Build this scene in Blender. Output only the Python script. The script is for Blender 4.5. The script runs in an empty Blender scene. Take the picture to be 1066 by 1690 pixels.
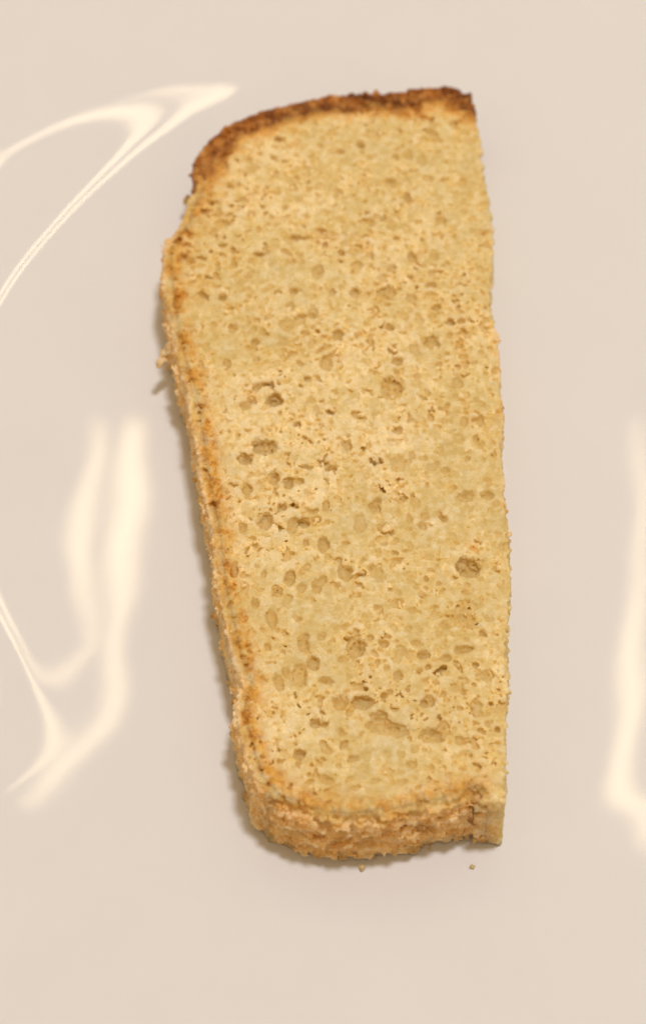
import bpy, math, random
import numpy as np
import openvdb

# ----------------------------------------------------------------- units: everything is worked out in cm, built in m
CM = 0.01
TILT, DIST, F = math.radians(35), 36.0, 4500.0
T = 1.10                                   # thickness of the slice
PX0, PY0 = 533.0, 845.0

C0 = np.array([0, -DIST*math.sin(TILT), T+DIST*math.cos(TILT)])
RV = np.array([1.0, 0, 0]); UV = np.array([0, math.cos(TILT), math.sin(TILT)]); WV = np.array([0, math.sin(TILT), -math.cos(TILT)])
def at(px, py, z):
    """point of the horizontal plane z (cm) seen at photo pixel px, py"""
    d = WV + RV*(px-PX0)/F - UV*(py-PY0)/F
    return C0 + d*(z-C0[2])/d[2]

sc = bpy.context.scene
col = sc.collection

# ----------------------------------------------------------------- camera
cam_d = bpy.data.cameras.new("camera"); cam = bpy.data.objects.new("camera", cam_d); col.objects.link(cam)
cam.location = C0*CM; cam.rotation_euler = (TILT, 0, 0)
cam_d.sensor_fit = 'VERTICAL'; cam_d.sensor_height = 36.0; cam_d.lens = F/1690*36
cam_d.clip_start = 0.01; cam_d.clip_end = 50
cam_d.dof.use_dof = True
cam_d.dof.focus_distance = float(np.dot(at(560, 960, T)-C0, WV))*CM
cam_d.dof.aperture_fstop = 19
sc.camera = cam

# ----------------------------------------------------------------- light: a soft warm room, one window high on the right, added lamps for reflections in the plate
w = bpy.data.worlds.new("World"); sc.world = w; w.use_nodes = True
bg = w.node_tree.nodes['Background']
bg.inputs[0].default_value = (1.0, 0.765, 0.485, 1); bg.inputs[1].default_value = 0.45

def area(name, loc, target, sx, sy, radiance, colr, roll=0.0):
    l = bpy.data.lights.new(name, 'AREA'); o = bpy.data.objects.new(name, l); col.objects.link(o)
    loc = np.array(loc, float); v = np.array(target, float)-loc
    from mathutils import Vector
    o.rotation_euler = Vector(v).to_track_quat('-Z', 'Y').to_euler()
    o.rotation_euler.rotate_axis('Z', roll)
    o.location = loc*CM
    l.shape = 'RECTANGLE'; l.size = sx*CM; l.size_y = sy*CM
    l.energy = radiance*math.pi*math.pi*(sx*CM)*(sy*CM)/math.pi*1.0
    l.color = colr
    return o
# key window
area("window_light", (12, 2, 100), (0, 1, 0), 9, 11, 164.0, (0.985, 0.962, 1.01))
# added slim lamps, doubled so their reflection runs in two lines along the curved step of the plate
for x_ in (4.4, 7.2):
    area("slim_glint_light", (x_, 58, 80), (x_, 58, 0), 1.7, 20, 7.5, (1.0, .80, .52))

def glint(px, py, h):
    """where a ray from the camera, mirrored by the level plate at photo pixel px, py, meets the added fitting at height h"""
    p = at(px, py, 0); v = p-C0; v[2] = -v[2]
    return (p+v*h/v[2])[:2]
def streak_light(name, strips, h, radiance, colr):  # added lamps, shaped to put streak reflections on the plate
    """an added level lamp, its glow shaped as the wanted reflections, along the given strips (px, py, half width px)"""
    pts = [[(*glint(x, y, h), (w_+7)*(DIST+h*1.2)/F) for x, y, w_ in st] for st in strips]
    al = np.array([q for st in pts for q in st]); mnp = al[:, :2].min(0)-1.5; mxp = al[:, :2].max(0)+1.5
    c = (mnp+mxp)/2
    o = area(name, (c[0], c[1], h), (c[0], c[1], 0), mxp[0]-mnp[0], mxp[1]-mnp[1], radiance, colr)
    o.rotation_euler = (0, 0, 0)
    l = o.data; l.use_nodes = True; nt = l.node_tree; em = nt.nodes['Emission']
    pos = nt.nodes.new('ShaderNodeNewGeometry').outputs['Position']
    def vm(op, a, b=None, out=0):
        n = nt.nodes.new('ShaderNodeVectorMath'); n.operation = op
        for i, q in enumerate((a, b)):
            if q is None: continue
            if isinstance(q, tuple): n.inputs[i].default_value = q
            else: nt.links.new(q, n.inputs[i])
        return n.outputs[out]
    def m2(op, a, b, cl=False):
        n = nt.nodes.new('ShaderNodeMath'); n.operation = op; n.use_clamp = cl
        for i, q in enumerate((a, b)):
            if isinstance(q, float): n.inputs[i].default_value = q
            else: nt.links.new(q, n.inputs[i])
        return n.outputs[0]
    tot = None
    for st in pts:
        for a, b in zip(st[:-1], st[1:]):
            e = np.array([b[0]-a[0], b[1]-a[1]])*CM; L2 = float(e@e)
            d = vm('SUBTRACT', pos, (a[0]*CM, a[1]*CM, h*CM))
            t = m2('MULTIPLY', vm('DOT_PRODUCT', d, (float(e[0]), float(e[1]), 0.0), 1), 1/L2, True)
            n = nt.nodes.new('ShaderNodeVectorMath'); n.operation = 'SCALE'; n.inputs[0].default_value = (float(e[0]), float(e[1]), 0); nt.links.new(t, n.inputs['Scale'])
            dist = vm('LENGTH', vm('SUBTRACT', d, n.outputs[0]), None, 1)
            wid = m2('ADD', m2('MULTIPLY', t, float((b[2]-a[2])*CM)), float(a[2]*CM))
            v = m2('MULTIPLY', m2('SUBTRACT', wid, dist), 1/(.32*CM), True)
            tot = v if tot is None else m2('MAXIMUM', tot, v)
    nt.links.new(tot, em.inputs['Strength'])
    return o
streak_light("left_streak_light", [
    [(218,705,20),(213,780,27),(206,900,28),(193,1020,15),(187,1140,16),(175,1185,18),(140,1225,12),(110,1250,8)],
    [(160,705,10),(153,774,16),(134,900,20),(146,960,16),(152,1023,10),(150,1070,10),(118,1110,12),(88,1147,18),(76,1190,12)],
    [(42,1035,5),(58,1075,6),(85,1115,7)]], 30, 8.5, (1.0, .79, .48))
streak_light("right_streak_light", [[(1052,695,5),(1064,770,10),(1064,860,12),(1060,950,12),(1050,1050,17),(1042,1150,20),(1030,1250,19),(1026,1318,22),(1062,1335,18),(1074,1390,12)]], 30, 8.5, (1.0, .79, .48))


sc.view_settings.view_transform = 'Standard'; sc.view_settings.look = 'None'
sc.view_settings.exposure = 0.015; sc.view_settings.gamma = 1.0

# ----------------------------------------------------------------- materials
def mat(name):
    m = bpy.data.materials.new(name); m.use_nodes = True
    nt = m.node_tree; return m, nt, nt.nodes['Principled BSDF']
def node(nt, kind, **kw):
    n = nt.nodes.new(kind)
    for k, v in kw.items(): setattr(n, k, v)
    return n
def noise(nt, scale, detail=4, rough=.6, coord=None, dist=0):
    n = node(nt, 'ShaderNodeTexNoise'); n.inputs['Scale'].default_value = scale
    n.inputs['Detail'].default_value = detail; n.inputs['Roughness'].default_value = rough
    n.inputs['Distortion'].default_value = dist
    nt.links.new(coord, n.inputs['Vector']); return n.outputs['Fac']
def ramp(nt, fac, stops):
    r = node(nt, 'ShaderNodeValToRGB'); nt.links.new(fac, r.inputs[0])
    e = r.color_ramp.elements
    while len(e) > 1: e.remove(e[-1])
    e[0].position = stops[0][0]; e[0].color = (*stops[0][1], 1)
    for p, c in stops[1:]:
        x = e.new(p); x.color = (*c, 1)
    return r.outputs[0]
def mix(nt, a, b, fac):
    m = node(nt, 'ShaderNodeMix', data_type='RGBA')
    for s, v in ((m.inputs[0], fac), (m.inputs[6], a), (m.inputs[7], b)):
        if isinstance(v, (int, float)): s.default_value = v
        elif isinstance(v, tuple): s.default_value = (*v, 1)
        else: nt.links.new(v, s)
    return m.outputs[2]
def mth(nt, op, a, b=None, c=None, clamp=False):
    m = node(nt, 'ShaderNodeMath', operation=op, use_clamp=clamp)
    for i, v in enumerate((a, b, c)):
        if v is None: continue
        if isinstance(v, (int, float)): m.inputs[i].default_value = v
        else: nt.links.new(v, m.inputs[i])
    return m.outputs[0]
def attr(nt, name):
    n = node(nt, 'ShaderNodeAttribute', attribute_name=name); return n.outputs['Fac']

def bread_material():
    m, nt, b = mat('bread'); co = node(nt, 'ShaderNodeTexCoord').outputs['Object']
    L = nt.links
    # crumb: straw yellow, with paler dry patches and more golden ones
    n1 = noise(nt, 130, 3, .6, co); n2 = noise(nt, 900, 3, .65, co); n3 = noise(nt, 2600, 3, .7, co)
    base = ramp(nt, n1, [(.30, (.665, .495, .185)), (.5, (.725, .56, .235)), (.70, (.775, .63, .30))])
    base = mix(nt, base, ramp(nt, n2, [(.36, (.60, .43, .135)), (.52, (.735, .565, .235)), (.68, (.85, .74, .45))]), .5)
    base = mix(nt, base, (.89, .79, .54), mth(nt, 'MULTIPLY', attr(nt, 'dry'), mth(nt, 'MULTIPLY_ADD', n3, 1.6, -.35, True)))
    base = mix(nt, base, (.59, .41, .135), mth(nt, 'MULTIPLY', attr(nt, 'shade_film'), .62, None, True))  # pore insides darker: cell skin plus shade painted into the colour
    base = mix(nt, base, (.885, .785, .53), mth(nt, 'MULTIPLY', attr(nt, 'shade_film'), -.50, None, True))
    c = mix(nt, base, (.66, .42, .09), mth(nt, 'MULTIPLY', attr(nt, 'gold'), mth(nt, 'MULTIPLY_ADD', noise(nt, 240, 3, .6, co), 1.6, -.3, True)))
    # amber band under the side and bottom crust
    amb = mth(nt, 'MULTIPLY', attr(nt, 'amber'), mth(nt, 'MULTIPLY_ADD', noise(nt, 330, 4, .65, co), 4.4, -1.55, True))
    amberc = ramp(nt, noise(nt, 700, 3, .6, co), [(.36, (.46, .19, .025)), (.50, (.67, .35, .06)), (.68, (.77, .52, .17))])
    c = mix(nt, c, amberc, amb)
    # floury outer skin of the sides
    skin = ramp(nt, noise(nt, 520, 5, .7, co), [(.32, (.56, .31, .09)), (.46, (.76, .52, .23)), (.60, (.86, .68, .40)), (.75, (.92, .80, .56))])
    c = mix(nt, c, skin, attr(nt, 'skin'))
    # baked top crust
    bn = noise(nt, 420, 4, .65, co)
    brown = ramp(nt, bn, [(.30, (.085, .022, .003)), (.45, (.25, .082, .012)), (.58, (.46, .19, .035)), (.72, (.62, .34, .10))])
    tb = mth(nt, 'ADD', attr(nt, 'bake'), mth(nt, 'MULTIPLY_ADD', noise(nt, 260, 4, .6, co), .9, -.33))
    golden = ramp(nt, noise(nt, 500, 3, .6, co), [(.35, (.55, .26, .04)), (.6, (.76, .46, .12))])
    c = mix(nt, c, golden, mth(nt, 'MULTIPLY_ADD', tb, 4, -.9, True))
    c = mix(nt, c, brown, mth(nt, 'MULTIPLY_ADD', tb, 3.6, -1.45, True))
    L.new(c, b.inputs['Base Color'])
    b.inputs['Roughness'].default_value = .62
    b.inputs['Specular IOR Level'].default_value = .25
    b.inputs['Sheen Weight'].default_value = .08
    b.subsurface_method = 'BURLEY' if hasattr(b, 'subsurface_method') else None
    b.inputs['Subsurface Weight'].default_value = .6
    b.inputs['Subsurface Radius'].default_value = (1.0, .68, .36)
    b.inputs['Subsurface Scale'].default_value = .0022
    bp = node(nt, 'ShaderNodeBump'); bp.inputs['Strength'].default_value = .55; bp.inputs['Distance'].default_value = .00025
    L.new(mth(nt, 'ADD', noise(nt, 3200, 4, .75, co), mth(nt, 'MULTIPLY', noise(nt, 1200, 3, .6, co), 1.5)), bp.inputs['Height'])
    L.new(bp.outputs[0], b.inputs['Normal'])
    return m

def plate_material():
    m, nt, b = mat('porcelain'); co = node(nt, 'ShaderNodeTexCoord').outputs['Object']
    c = ramp(nt, noise(nt, 60, 3, .6, co), [(.3, (.80, .785, .765)), (.7, (.815, .80, .78))])
    nt.links.new(c, b.inputs['Base Color'])
    b.inputs['Roughness'].default_value = .04
    b.inputs['IOR'].default_value = 1.52
    return m

def table_material():
    m, nt, b = mat('table'); co = node(nt, 'ShaderNodeTexCoord').outputs['Object']
    c = ramp(nt, noise(nt, 25, 5, .6, co), [(.3, (.30, .17, .08)), (.7, (.42, .26, .13))])
    nt.links.new(c, b.inputs['Base Color']); b.inputs['Roughness'].default_value = .4
    return m
BREAD, PORC, TABLE = bread_material(), plate_material(), table_material()

# ----------------------------------------------------------------- table and plate
def link_mesh(name, verts, faces, m, parent=None, smooth=True):
    me = bpy.data.meshes.new(name); me.from_pydata([tuple(v) for v in verts], [], [tuple(f) for f in faces]); me.update()
    if smooth: me.polygons.foreach_set('use_smooth', [True]*len(me.polygons))
    me.materials.append(m); o = bpy.data.objects.new(name, me); col.objects.link(o)
    if parent: o.parent = parent
    return o

tv = [(-.6, -.5, -.03), (.6, -.5, -.03), (.6, .6, -.03), (-.6, .6, -.03), (-.6, -.5, -.0122), (.6, -.5, -.0122), (.6, .6, -.0122), (-.6, .6, -.0122)]
table = link_mesh('table_top', tv, [(0, 3, 2, 1), (4, 5, 6, 7), (0, 1, 5, 4), (1, 2, 6, 5), (2, 3, 7, 6), (3, 0, 4, 7)], TABLE, smooth=False)
table['kind'] = 'structure'

PCX, PCY = 2.1, 1.85                        # centre of the plate
SMAX = .24
def smooth(x): x = np.clip(x, 0, 1); return x*x*(3-2*x)
def plate():
    # slope of the profile against radius: flat well, a shallow step up, flat rim
    r = np.concatenate([np.arange(0, 7.0, .12), np.arange(7.0, 10.0, .025), np.arange(10.0, 14.41, .12)])
    n = 1000
    a = np.arange(n)*2*np.pi/n
    rr, aa = np.meshgrid(r, a, indexing='ij')
    # the step is deep on one side of the well and fades out round the rest
    da = (np.degrees(a)-170+180) % 360-180
    amp = SMAX*(.12+.88*np.where(da < 0, np.clip(1-.0275*np.clip(-21-da, 0, 90)**2/(np.clip(-21-da, 0, 90)+6), 0, 1), 1-smooth((da-32)/20)))
    sh = -.017*np.clip(-27-da, 0, 32)+.01*np.clip(-da-10, 0, 17)      # and narrows towards its upper end
    sl = smooth((rr-6.6)/1.15)*(1-smooth((rr-7.9-sh[None, :])/1.5))*amp[None, :]
    zz = np.concatenate([np.zeros((1, n)), np.cumsum((sl[1:]+sl[:-1])/2*np.diff(r)[:, None], 0)]) + np.clip(r-9, 0, None)[:, None]*.03
    x = rr*np.cos(aa); y = rr*np.sin(aa)
    # the glaze is not dead flat: long, very shallow waves
    zz[:] = zz + .0016*np.sin(x*1.15+.7*np.sin(y*.8))*np.sin(y*.95+1.3) + .0010*np.sin(x*2.3+1+.9*np.sin(y*1.3))*np.sin(y*.6) + .0004*np.sin(y*4.1+1.1*np.sin(x*1.7))*np.sin(x*2.9+.8)
    V = np.stack([x, y, zz], -1).reshape(-1, 3)
    # lip, underside and foot ring
    R0, Z0 = r[-1], zz[-1]
    und = [(R0+.10, Z0+.0), (R0+.17, Z0-.10), (R0+.14, Z0-.22), (R0-.02, Z0-.30), (11, zz[np.searchsorted(r, 11)]-.42), (8.6, -.45), (7.6, -.75), (7.3, -1.2), (6.9, -1.2), (6.7, -.72), (0.01, -.68)]
    for (ru, zu) in und:
        V = np.concatenate([V, np.stack([ru*np.cos(a), ru*np.sin(a), np.zeros(n)+zu], -1)])
    m = len(r)+len(und)
    i = np.arange(m-1)[:, None]*n; j = np.arange(n)[None]; k = (j+1) % n
    Fc = np.stack([i+j, i+n+j, i+n+k, i+k], -1).reshape(-1, 4)
    V = (V+np.array([PCX, PCY, 0]))*CM
    o = link_mesh('plate', V, Fc.tolist(), PORC)
    o['label'] = 'glossy white porcelain plate with a shallow raised rim under the bread'
    o['category'] = 'plate'
    return o
plate()

# ----------------------------------------------------------------- the slice of bread
VOX = .0125
rng = np.random.default_rng(7)
OUT = [(318,268),(330,245),(350,222),(375,202),(410,186),(450,172),(500,160),(545,154),(600,151),(650,147),(700,141),(745,137),(758,141),(766,147),(778,145),(782,151),(776,160),(782,170),
 (784,185),(788,215),(793,260),(800,300),(806,345),(812,380),(812,420),(808,460),(807,500),(812,525),(820,560),(824,600),(826,640),(830,690),(828,720),(826,740),(830,790),(832,830),(838,860),(841,890),(838,920),(842,960),(838,1000),(836,1040),(834,1080),(838,1110),(836,1150),(834,1200),(832,1250),(832,1290),(831,1322),
 (815,1326),(797,1318),(788,1306),(778,1312),(740,1324),(700,1332),(650,1344),(600,1349),(560,1350),(520,1345),(480,1332),(445,1315),(420,1290),(408,1255),(400,1220),(392,1190),(388,1165),(396,1147),(401,1130),(392,1110),(385,1085),(378,1060),(372,1030),(366,1000),(360,970),(355,940),(352,900),(346,860),(338,820),(332,790),(328,760),(322,720),(316,690),(312,660),(308,640),(300,620),(294,600),(290,575),(285,555),(280,530),(277,505),(273,480),(270,455),(268,430),(272,410),(280,395),(292,380),(300,365),(306,345),(312,330),(321,315),(323,300),(318,285)]
IT, IR = 17, 49                              # last index of the top crust, last of the cut side
IB = OUT.index((445, 1315))
P2 = np.array([at(x, y, T)[:2] for x, y in OUT])

def seg_dist(X, Y, pts, closed=False):
    n = len(pts); best = np.full(X.shape, 1e9, np.float32)
    for i in range(n if closed else n-1):
        a = pts[i]; b = pts[(i+1) % n]; e = b-a
        t = np.clip(((X-a[0])*e[0]+(Y-a[1])*e[1])/(e@e), 0, 1)
        np.minimum(best, (X-a[0]-t*e[0])**2+(Y-a[1]-t*e[1])**2, out=best)
    return np.sqrt(best)
def inside(X, Y, pts):
    c = np.zeros(X.shape, bool); n = len(pts)
    for i in range(n):
        x1, y1 = pts[i]; x2, y2 = pts[(i+1) % n]
        if y1 == y2: continue
        c ^= ((y1 > Y) != (y2 > Y)) & (X < (x2-x1)*(Y-y1)/(y2-y1)+x1)
    return c

lo = np.array([P2[:, 0].min()-.35, P2[:, 1].min()-.35, -.05]); hi = np.array([P2[:, 0].max()+.2, P2[:, 1].max()+.2, T+.14])
N = np.ceil((hi-lo)/VOX).astype(int)
gx, gy, gz = [(lo[i]+np.arange(N[i])*VOX).astype(np.float32) for i in range(3)]
X2, Y2 = np.meshgrid(gx, gy, indexing='ij')
din = seg_dist(X2, Y2, P2, True)
D2 = np.where(inside(X2, Y2, P2), -din, din).astype(np.float32)
dT = seg_dist(X2, Y2, P2[:IT]); dL = seg_dist(X2, Y2, np.concatenate([P2[IB:], P2[:1]])); dB = seg_dist(X2, Y2, P2[51:IB+1]); dR = seg_dist(X2, Y2, P2[IT:IR])

def vnoise(wl, seed, coords=None):
    """value noise on the grid (or on its first two axes), about -1..1"""
    r = np.random.default_rng(seed); cs = coords or (gx, gy, gz)
    wl = wl if isinstance(wl, (tuple, list)) else (wl,)*len(cs)
    idx = [(c-c[0])/w_ for c, w_ in zip(cs, wl)]
    L = r.uniform(-1, 1, [int(i[-1])+2+1 for i in idx]).astype(np.float32)
    for ax in reversed(range(len(cs))):
        i0 = idx[ax].astype(int); f = idx[ax]-i0; f = (f*f*(3-2*f)).astype(np.float32)
        sh = [1]*L.ndim; sh[ax] = -1; f = f.reshape(sh)
        L = np.take(L, i0, ax)*(1-f)+np.take(L, i0+1, ax)*f
    return L
n2 = lambda wl, s: vnoise(wl, s, (gx, gy))

# upper face: slightly uneven, rounded over at the baked crust
ztop = T + .018*n2(1.1, 1) + .012*n2(.45, 2) + .010*n2(.2, 3)
# shared 3-D roughness
rough = .36*vnoise(.11, 11)+.34*(.62-2.0*np.abs(vnoise(.075, 12)))+.34*(.62-2.0*np.abs(vnoise(.045, 13)))+.22*vnoise(.028, 16)
strata = vnoise((.45, .45, .13), 14)*.65+(.55-1.9*np.abs(vnoise((.16, .16, .07), 15)))*.5
Zr = gz[None, None, :]
wB = np.exp(-(dB/.35)**2)[:, :, None]; wL = np.exp(-(dL/.30)**2)[:, :, None]; wT = np.exp(-(dT/.35)**2)[:, :, None]; wR = np.exp(-(dR/.25)**2)[:, :, None]
side = D2[:, :, None] + strata*(.014+.11*wB*smooth((T+.02-Zr)/.35)+.022*wL+.012*wR)+wR*.030*vnoise(.09, 17)
side = side + .03*wB*(.6+.4*Zr/T)
top = Zr-ztop[:, :, None]
k = (.05+.10*wT+.05*wB).astype(np.float32)
h = np.maximum(k-np.abs(side-top), 0)/k
f = np.maximum(side, top)+h*h*k*.25
f = np.maximum(f, -Zr+.0)
del side, h, strata
# torn tufts stand a little proud where the knife dragged
tuft = smooth((n2(1.6, 21)*.7+n2(.6, 22)*.5+.25)/.8)
amp = (.020+.022*tuft)[:, :, None]
f += rough*amp
tf = vnoise(.085, 23); TF = np.maximum(tf-.15, 0)*(.35+.65*tuft[:, :, None]); f -= .065*TF*(1+.8*vnoise(.03, 24))

SHADE_FILM = np.zeros(f.shape, np.float16)          # gas cell skin with painted pore shade, against torn crumb
def carve(cx, cy, cz, rx, ry, rz, rot=0, k=.010, wob=.25, shade_film=1.0):
    R = max(rx, ry)*1.5+.03
    i = [np.searchsorted(g, c-q) for g, c, q in ((gx, cx, R), (gy, cy, R), (gz, cz, rz*1.5+.03))]
    j = [np.searchsorted(g, c+q) for g, c, q in ((gx, cx, R), (gy, cy, R), (gz, cz, rz*1.5+.03))]
    if any(b-a < 1 for a, b in zip(i, j)): return
    s = tuple(slice(a, b) for a, b in zip(i, j))
    x = (gx[s[0]]-cx)[:, None, None]; y = (gy[s[1]]-cy)[None, :, None]; z = (gz[s[2]]-cz)[None, None, :]
    c_, s_ = math.cos(rot), math.sin(rot)
    u = (x*c_+y*s_)/rx; v = (-x*s_+y*c_)/ry; q = z/rz
    e = (np.sqrt(u*u+v*v+q*q+1e-9)-1)*min(rx, ry, rz)
    e = e + rough[s]*min(rx, ry)*wob
    g = -e; a = f[s]
    hh = np.maximum(k-np.abs(a-g), 0)/k
    f[s] = np.maximum(a, g)+hh*hh*k*.25
    SHADE_FILM[s] = np.where(g > a-.004, shade_film, SHADE_FILM[s])

# pores read off the photograph: px, py, half widths in px, depth factor
PORES = """419 213 11 8 1.3;412 265 6 6 1;418 280 12 12 .5;454 245 6 5 .9;496 201 6 5 1;520 204 6 6 .8;471 344 5 5 1.2;381 311 7 7 .7;401 331 7 6 .6;494 331 8 9 .5;533 232 7 7 .4;485 218 7 6 .6;
595 241 9 7 1.4;561 251 8 5 1.2;674 258 9 10 .6;695 266 12 12 .5;606 354 5 5 1.2;620 321 4 5 1;584 273 6 4 1;648 373 13 12 .45;613 370 7 7 .6;729 362 12 9 .6;781 380 12 8 .45;719 372 5 4 1;603 393 7 5 .8;567 387 5 7 .9;
665 168 7 6 1.2;712 175 7 6 1.2;691 176 6 6 1.1;744 183 11 6 .8;608 161 7 6 1;560 166 6 5 .9;455 190 7 6 1;390 222 6 6 1;368 245 5 8 .9;345 270 6 6 .9;
368 491 7 8 1.4;313 433 10 6 1.2;387 438 4 7 1.2;399 466 9 9 .5;481 432 8 6 1.1;498 432 5 6 1.4;523 448 10 14 .7;487 480 10 7 1.1;516 518 8 11 1;480 507 9 10 .6;475 538 16 15 .4;384 543 9 9 .8;422 567 7 7 1.2;465 566 15 9 .5;423 594 6 6 1;539 602 11 12 .6;426 642 10 8 .8;453 661 15 12 1.1;294 501 8 13 .8;361 446 4 4 1.2;
564 421 6 6 1.2;585 483 10 10 .9;681 428 8 12 .9;716 424 8 13 .5;647 445 9 9 .6;637 484 15 13 .6;625 497 7 6 1.1;639 504 6 4 1.3;677 460 6 5 1;679 494 9 8 .7;719 510 8 7 1.1;612 515 6 5 1.2;643 543 9 6 1;558 555 10 11 .9;610 565 8 6 1.2;712 566 15 13 .6;757 572 7 7 .9;764 591 8 4 1;655 598 9 8 1;684 580 10 15 .5;646 639 21 17 .6;754 634 16 11 .5;710 473 10 6 .9;591 555 7 6 1;800 510 5 4 .9;760 533 7 5 .8;
491 702 10 7 1.3;436 739 21 13 1.1;439 751 5 4 2.2;404 757 13 12 1.0;406 672 12 7 .8;505 774 14 4 1.5;453 791 9 14 1.1;476 799 10 10 1.2;493 796 9 5 1.3;408 808 9 12 .9;401 872 6 11 1.5;439 861 14 15 .8;465 839 8 10 1;500 864 12 9 1.3;484 869 9 14 .7;534 900 8 13 1.2;417 889 7 4 1.7;545 774 11 7 1.3;525 681 6 11 1.1;531 704 4 7 1.6;538 836 6 9 .8;387 934 6 6 1.3;572 737 8 12 .7;592 872 8 9 .7;505 898 4 9 1.2;
768 820 15 9 1;803 818 11 7 1;730 852 7 10 1.5;675 856 4 9 1.3;701 853 10 6 1.1;633 897 6 5 1.8;623 948 15 16 .5;571 946 11 12 .9;771 938 21 17 .8;770 945 5 4 2;656 712 10 7 .9;765 697 7 8 .7;656 766 17 17 .4;680 753 6 11 .9;698 757 8 4 1.3;685 831 9 10 .5;622 828 6 5 1;594 864 12 15 .5;734 777 8 5 1.1;
479 955 9 13 1.2;523 969 7 11 1.3;532 958 7 7 1;569 945 11 11 .8;496 970 8 10 .7;456 977 10 9 .9;435 948 4 6 1.2;421 997 6 7 1.5;448 1021 8 15 .9;456 1041 6 5 1.6;500 1063 10 13 1;503 1048 7 5 1;530 1050 7 7 1;442 1069 5 7 1.2;517 1096 10 12 1.3;472 1110 5 9 1.3;494 1117 13 19 .6;461 1128 7 13 .7;587 1074 15 16 .7;565 1089 10 4 1.2;539 1125 12 6 1;530 1155 6 5 1.5;400 1085 5 5 1.8;452 1173 6 6 1.3;386 945 7 9 1.2;520 1195 9 7 1.6;562 1162 13 13 .6;597 1162 19 10 .9;597 1158 5 3 1.8;615 1184 5 6 1.3;537 928 4 3 1.5;590 982 5 5 1;
767 1015 33 24 .42;805 1020 13 8 .5;735 1032 8 7 .8;765 1074 15 6 1.3;699 1082 11 7 1.4;687 1063 11 5 1.2;735 1088 8 6 .8;799 1116 17 12 .5;622 1003 8 5 1.4;628 1012 5 6 1.6;633 1063 9 6 1.2;623 1094 5 4 1.3;691 1109 5 4 1.5;657 1119 7 9 .8;602 1160 6 5 1.4;626 1184 12 7 1.4;639 1203 34 10 .8;654 1212 7 6 2.2;706 1161 13 9 .7;633 1151 6 5 1.2;713 1215 21 12 .7;732 1200 9 8 .8;732 1146 4 4 1.2;494 1248 9 8 1.4;582 1253 10 5 .9;587 1300 8 4 1;618 1290 7 4 .8;540 1240 9 6 .6;680 1262 9 6 .6;540 1290 12 6 .6;760 1225 10 7 .7;790 1180 8 6 .5"""
used = []
for s_ in PORES.replace('\n', '').split(';'):
    px, py, a, b, dp = map(float, s_.split()); dp = .30+.62*min(dp, 1.2)
    p = at(px, py, T-.03); sx = DIST/F; rx, ry = a*sx*1.03, b*sx/math.cos(TILT)*1.03
    rz = min(rx, ry)*max(dp, .5)*1.25+.014
    cz = T + .01 - .14*rz*min(dp, 1.2) if dp > .65 else T+rz*.45
    carve(p[0], p[1], cz, rx, ry, rz, rng.uniform(-.25, .25), k=.03, wob=.5)
    used.append((p[0], p[1], max(rx, ry)))
used = np.array(used)
for q in range(260):                           # round blistered cells in the baked band
    t_ = rng.uniform(0, IT-1.01); i0 = int(t_); c_ = P2[i0]+(P2[i0+1]-P2[i0])*(t_-i0)
    x, y = c_[0]+rng.uniform(-.05, .12), c_[1]-rng.uniform(.06, .42)
    i, j = int((x-lo[0])/VOX), int((y-lo[1])/VOX)
    if i < N[0] and j < N[1] and D2[i, j] < -.07:
        r = rng.uniform(.022, .055); carve(x, y, T-r*.25, r*rng.uniform(.8, 1.3), r, r*1.4, 0, k=.012, wob=.4)
# smaller pores everywhere between
cnt = 0
while cnt < 5200:
    x, y = rng.uniform(lo[0], hi[0]), rng.uniform(lo[1], hi[1])
    i, j = int((x-lo[0])/VOX), int((y-lo[1])/VOX)
    if i >= N[0] or j >= N[1] or D2[i, j] > -.03: continue
    d = np.hypot(used[:, 0]-x, used[:, 1]-y)-used[:, 2]
    if d.min() < .02: cnt += 1; continue
    cnt += 1
    r = min(.013+rng.exponential(.0125), .085)
    if rng.random() < .02: r = rng.uniform(.05, .10)
    e = rng.uniform(.7, 1.5); dz = rng.uniform(.6, 1.5) if r < .05 else rng.uniform(.4, .9)
    carve(x, y, T+rng.uniform(-.6, .4)*r, r*e, r/e, r*dz+.006, rng.uniform(0, 3.14), k=.012, wob=.5, shade_film=rng.uniform(.3, .9))
for q in range(2000):                          # middling shallow cells, denser towards the top crust
    x, y = rng.uniform(lo[0], hi[0]), rng.uniform(lo[1], hi[1])
    i, j = int((x-lo[0])/VOX), int((y-lo[1])/VOX)
    if i >= N[0] or j >= N[1] or D2[i, j] > -.07 or rng.random() > .5+.5*smooth((y-1)/4): continue
    r = rng.uniform(.022, .052)
    if np.any(np.hypot(used[:, 0]-x, used[:, 1]-y) < used[:, 2]+r): continue
    e = rng.uniform(.75, 1.35); carve(x, y, T+r*rng.uniform(-.15, .45 if y > 0 else .7), r*e, r/e, r*1.15, rng.uniform(0, 3.14), k=.018, wob=.5, shade_film=rng.uniform(.5, 1.1))

# pores and torn pockets in the bottom face and the ends
for px, py, z, rx, ry, rz in [(788,1318,1.0,.035,.10,.16),(780,1345,.55,.07,.10,.16),(655,1365,.72,.17,.10,.05),(600,1376,.60,.12,.10,.04),(705,1355,.78,.18,.09,.045),(760,1388,.3,.08,.1,.06),(805,1372,.35,.07,.09,.09),(540,1370,.55,.20,.09,.045),
                              (480,1352,.62,.13,.05,.04),(620,1395,.22,.2,.06,.035),(740,1372,.35,.15,.06,.04),(800,1350,.6,.05,.05,.08),(560,1392,.3,.2,.05,.03),(500,1375,.3,.15,.05,.03),(680,1385,.3,.12,.05,.04)]:
    p = at(px, py, z); carve(p[0], p[1], z, rx, ry, rz, rng.uniform(-.2, .2), wob=.9, k=.02, shade_film=.8)

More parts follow.
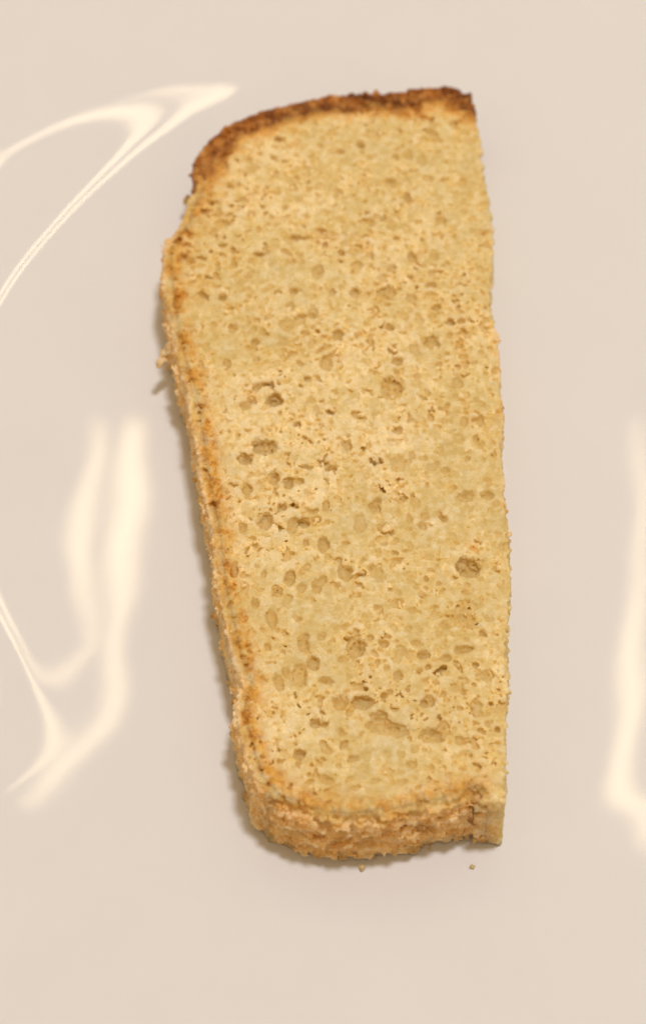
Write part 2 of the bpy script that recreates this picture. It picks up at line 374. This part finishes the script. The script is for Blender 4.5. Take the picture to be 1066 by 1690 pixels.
def add(cx, cy, cz, rx, ry, rz, rot=0, k=.04, dryness=None):
    R = max(rx, ry)*1.5+.06
    s = tuple(slice(max(np.searchsorted(g, c-q), 0), np.searchsorted(g, c+q)) for g, c, q in ((gx, cx, R), (gy, cy, R), (gz, cz, rz*1.5+.06)))
    x = (gx[s[0]]-cx)[:, None, None]; y = (gy[s[1]]-cy)[None, :, None]; z = (gz[s[2]]-cz)[None, None, :]
    c_, s_ = math.cos(rot), math.sin(rot)
    u = (x*c_+y*s_)/rx; v = (-x*s_+y*c_)/ry; q = z/rz
    e = (np.sqrt(u*u+v*v+q*q+1e-9)-1)*min(rx, ry, rz)+rough[s]*.03
    a = f[s]; hh = np.maximum(k-np.abs(a-e), 0)/k
    f[s] = np.minimum(a, e)-hh*hh*k*.25
    if dryness is not None: SHADE_FILM[s] = np.where(e < a+.004, -dryness, SHADE_FILM[s])
# torn tufts of crumb dragged up by the knife, thickest through the middle of the face
cnt = 0
while cnt < 3800:
    x, y = rng.uniform(lo[0], hi[0]), rng.uniform(lo[1], hi[1])
    i, j = int((x-lo[0])/VOX), int((y-lo[1])/VOX)
    if i >= N[0]-3 or j >= N[1]-3 or D2[i, j] > -.02 or dT[i, j] < .45: continue
    if rng.random() > .22+.9*tuft[i, j]: continue
    if np.any(np.hypot(used[:, 0]-x, used[:, 1]-y) < used[:, 2]*.9): continue
    r = rng.uniform(.014, .046); e = rng.uniform(.7, 1.6)
    add(x, y, ztop[i, j]+rng.uniform(-.012, .006), r*e, r/e, r*.75, rng.uniform(0, 3.14), k=.012, dryness=rng.uniform(.2, 1)); cnt += 1
# flakes on the torn side faces
for q in range(620):
    i0 = rng.integers(51, len(P2)-1) if q % 3 else rng.integers(51, IB)
    a = P2[i0]; b = P2[i0+1]; t_ = rng.random(); nrm = np.array([b[1]-a[1], a[0]-b[0]]); nrm = -nrm/np.linalg.norm(nrm)
    c_ = a+(b-a)*t_+nrm*rng.uniform(-.03, .03); r = rng.uniform(.012, .04)
    add(c_[0], c_[1], rng.uniform(.03, T-.08), r*2.4, r*1.2, r*.5, math.atan2(b[1]-a[1], b[0]-a[0]), k=.015, dryness=rng.uniform(0, .8))
# crumbs that ruffle the clean cut on the right
for q in range(260):
    px, py, z = rng.uniform(788, 832), 1322, rng.uniform(.03, T)
    c_ = at(px, py, T); r = rng.uniform(.014, .045)
    add(c_[0], c_[1]+rng.uniform(-.01, .03), z, r, r, r*.9, 0, k=.015, dryness=rng.uniform(0, 1))
for q in range(420):
    i0 = rng.integers(IT, IR-1); a = P2[i0]; b = P2[i0+1]; t_ = rng.random(); c_ = a+(b-a)*t_; r = rng.uniform(.012, .032)
    add(c_[0]+rng.uniform(-.03, .02), c_[1], rng.uniform(.4, T), r, r*1.2, r, 0, k=.015, dryness=rng.uniform(0, .8))
# the loose flake on the left side and small tufts along it
for px, py, z, rx, ry, rz, rot in [(293,562,.90,.11,.06,.05,.5),(283,570,.84,.10,.06,.05,.9),(275,582,.76,.10,.07,.05,1.0),(268,594,.68,.09,.06,.045,.8),(264,603,.62,.06,.045,.04,.5),
        (277,535,.85,.05,.02,.03,.3),(318,662,1.0,.06,.025,.03,.2),(326,692,.95,.05,.02,.02,.0),(347,800,.9,.035,.03,.04,0),(386,1090,.8,.04,.04,.04,0),(393,1160,.7,.05,.05,.05,.4),(396,1175,.6,.05,.05,.06,0),(310,330,.4,.07,.05,.08,.5)]:
    p = at(px, py, z); add(p[0], p[1], z, rx, ry, rz, rot)

np.clip(f, -.08, .08, out=f)
f[0] = f[-1] = .08; f[:, 0] = f[:, -1] = .08; f[:, :, 0] = .08; f[:, :, -1] = .08
g = openvdb.FloatGrid(.08); g.copyFromArray(np.ascontiguousarray(f, np.float32))
pts, quads = g.convertToQuads(0.0)
V = pts.astype(np.float32)*VOX+lo.astype(np.float32); Q = quads[:, ::-1].astype(np.int64)
# outward normals from the mesh itself
def qn(V, Q):
    n = np.cross(V[Q[:, 2]]-V[Q[:, 0]], V[Q[:, 3]]-V[Q[:, 1]]); vn = np.zeros_like(V)
    for c in range(4):
        for a in range(3): vn[:, a] += np.bincount(Q[:, c], n[:, a], len(V))
    return n, vn/(np.linalg.norm(vn, axis=1, keepdims=True)+1e-12)
fn, vn = qn(V, Q)
top_f = V[Q].mean(1)[:, 2] > T-.02
if fn[top_f, 2].mean() < 0: Q = Q[:, ::-1].copy(); fn, vn = qn(V, Q)
# drop the hidden underside
Q = Q[~((V[Q].mean(1)[:, 2] < .02) & (fn[:, 2] < 0))]

vi = np.clip(((V[:, 0]-lo[0])/VOX).astype(int), 0, N[0]-1); vj = np.clip(((V[:, 1]-lo[1])/VOX).astype(int), 0, N[1]-1)
s2 = lambda a: a[vi, vj]
nz = n2(.5, 31); nz2 = n2(.16, 32)
dTv, dLv, dBv, dRv, D2v = s2(dT), s2(dL), s2(dB), s2(dR), s2(D2)
jit = s2(nz)*.06+s2(nz2)*.05
depth = np.clip(T-V[:, 2], 0, None)
bake = np.clip(1-(dTv+jit)/.72, 0, 1)*1.0
fade = smooth((V[:, 1]-4.7)/1.2)             # on the left shoulder the baking dies out
bake = np.maximum(bake, 0)
amber = np.exp(-((dLv+jit*.6-.15)/.12)**2)*1.3
amber = np.maximum(amber, np.exp(-((dBv+jit-.14)/.17)**2)*1.0)
amber = np.where(dLv < .17, np.maximum(amber, .75), amber)
shoulder = smooth((V[:, 1]-3.0)/2)*np.clip(1-dLv/.6, 0, 1)
amber = np.maximum(amber, shoulder*.7)*smooth(dRv/.5)
isB = (dBv < dLv)&(dBv < dTv); isL = (dLv <= dBv)&(dLv < dTv)
skin = np.where(isL, smooth((.045-(-D2v)+jit*.5)/.06), 0)
skin = np.maximum(skin, np.where(isB, smooth((depth-.10+jit)/.12)*smooth((.34-dBv)/.1), 0))
skin = np.where(isL, np.maximum(skin, smooth((depth-.16)/.12)*smooth((.25-dLv)/.1)), skin)
skin = skin*(1-smooth((bake-.25)/.2))
dry = np.clip(s2(tuft)*.45+s2(n2(.13, 41))*.6+s2(n2(.07, 42))*.5, 0, 1)*smooth(dTv/1.5)*(.3+.7*smooth(dRv/1.0))
fl = SHADE_FILM[np.clip(((V[:, 0]-lo[0])/VOX+.5).astype(int), 0, N[0]-1), np.clip(((V[:, 1]-lo[1])/VOX+.5).astype(int), 0, N[1]-1), np.clip(((V[:, 2]-lo[2])/VOX+.5).astype(int), 0, N[2]-1)].astype(np.float32)
gold = np.clip(.75*np.exp(-np.minimum(dLv, dBv*1.3)/.36)+.35*np.exp(-dTv/.5), 0, 1)*smooth(dRv/.3)
amber = amber*(1-smooth((D2v-.06)/.05)); bake = bake*(1-smooth((D2v-.09)/.05))
ATT = {'shade_film': np.where(fl == 0, -np.clip(TF[np.clip(((V[:, 0]-lo[0])/VOX+.5).astype(int), 0, N[0]-1), np.clip(((V[:, 1]-lo[1])/VOX+.5).astype(int), 0, N[1]-1), np.clip(((V[:, 2]-lo[2])/VOX+.5).astype(int), 0, N[2]-1)]*2.2, 0, 1)*(V[:, 2] > T-.09), fl), 'gold': gold, 'bake': bake, 'amber': amber, 'skin': skin, 'dry': dry}

qc = V[Q].mean(1); qi = np.clip(((qc[:, 0]-lo[0])/VOX).astype(int), 0, N[0]-1); qj = np.clip(((qc[:, 1]-lo[1])/VOX).astype(int), 0, N[1]-1)
qT, qL, qB, qR, qD = dT[qi, qj], dL[qi, qj], dB[qi, qj], dR[qi, qj], -D2[qi, qj]
qdep = T-qc[:, 2]; mn = np.minimum(np.minimum(qT, qL), qB)
cls = np.zeros(len(Q), int)
near = (qR > mn)
cls[near & (qT <= mn+1e-4) & (qT < .27)] = 1
cls[near & (qL <= mn+1e-4) & (qL < .11)] = 2
cls[near & (qB <= mn+1e-4) & ((qB < .08) | ((qdep > .12) & (qB < .35)))] = 3

root = bpy.data.objects.new('bread_slice', None); col.objects.link(root)
root.empty_display_size = .02
root['label'] = 'half slice of pale bread with brown top crust lying on the white plate'
root['category'] = 'bread slice'
rc = np.array([.6, .5, 0]); root.location = rc*CM
def part(name, sel, label=None):
    q = Q[sel]; u, inv = np.unique(q, return_inverse=True); inv = inv.reshape(-1, 4)
    me = bpy.data.meshes.new(name)
    me.vertices.add(len(u)); me.vertices.foreach_set('co', ((V[u]-rc)*CM).astype(np.float32).ravel())
    me.loops.add(inv.size); me.loops.foreach_set('vertex_index', inv.astype(np.int32).ravel())
    me.polygons.add(len(q)); me.polygons.foreach_set('loop_start', np.arange(0, inv.size, 4, dtype=np.int32))
    me.update(calc_edges=True); me.validate()
    me.polygons.foreach_set('use_smooth', np.ones(len(me.polygons), bool))
    me.normals_split_custom_set_from_vertices(vn[u])
    for k_, a in ATT.items():
        at_ = me.attributes.new(k_, 'FLOAT', 'POINT'); at_.data.foreach_set('value', a[u].astype(np.float32))
    me.materials.append(BREAD)
    o = bpy.data.objects.new(name, me); col.objects.link(o); o.parent = root
    if label: o['label'] = label
    return o
part('crumb', cls == 0)
part('crust', cls == 1, 'dark brown baked top crust')
part('crust', cls == 2, 'thin pale golden side crust')
part('crust', cls == 3, 'torn floury bottom crust')
print('quads', len(Q), [int((cls == i).sum()) for i in range(4)])

# ----------------------------------------------------------------- loose crumbs on the plate
def crumb(px, py, size, label, seed):
    r = np.random.default_rng(seed); c = at(px, py, size*.4)
    import bmesh
    bm = bmesh.new(); bmesh.ops.create_icosphere(bm, subdivisions=3, radius=1)
    from mathutils import noise as mn_, Vector
    sx, sy, sz = r.uniform(.8, 1.25), r.uniform(.75, 1.1), r.uniform(.55, .75)
    for v in bm.verts:
        q = v.co.copy(); d = 1+.45*mn_.noise(q*1.7+Vector((seed, 0, 0)))+.28*mn_.noise(q*4+Vector((0, seed, 0)))
        v.co = Vector((q.x*sx, q.y*sy, q.z*sz))*d*size*CM
    zmin = min(v.co.z for v in bm.verts)
    for v in bm.verts: v.co.z -= zmin
    me = bpy.data.meshes.new('bread_crumb'); bm.to_mesh(me); bm.free()
    me.polygons.foreach_set('use_smooth', [True]*len(me.polygons))
    for k_, val in (('amber', .5), ('skin', .5)):
        a = me.attributes.new(k_, 'FLOAT', 'POINT'); a.data.foreach_set('value', np.full(len(me.vertices), val, np.float32))
    me.materials.append(BREAD)
    o = bpy.data.objects.new('bread_crumb', me); col.objects.link(o); o.location = (c[0]*CM, c[1]*CM, .00003)
    o['label'] = label; o['category'] = 'crumb'; o['group'] = 'loose crumbs on the plate'
crumb(597, 1433, .045, 'golden crumb just below the middle of the bottom crust, the bigger loose crumb', 3)
crumb(779, 1431, .026, 'tiny crumb on the plate below the bottom right corner of the slice', 5)
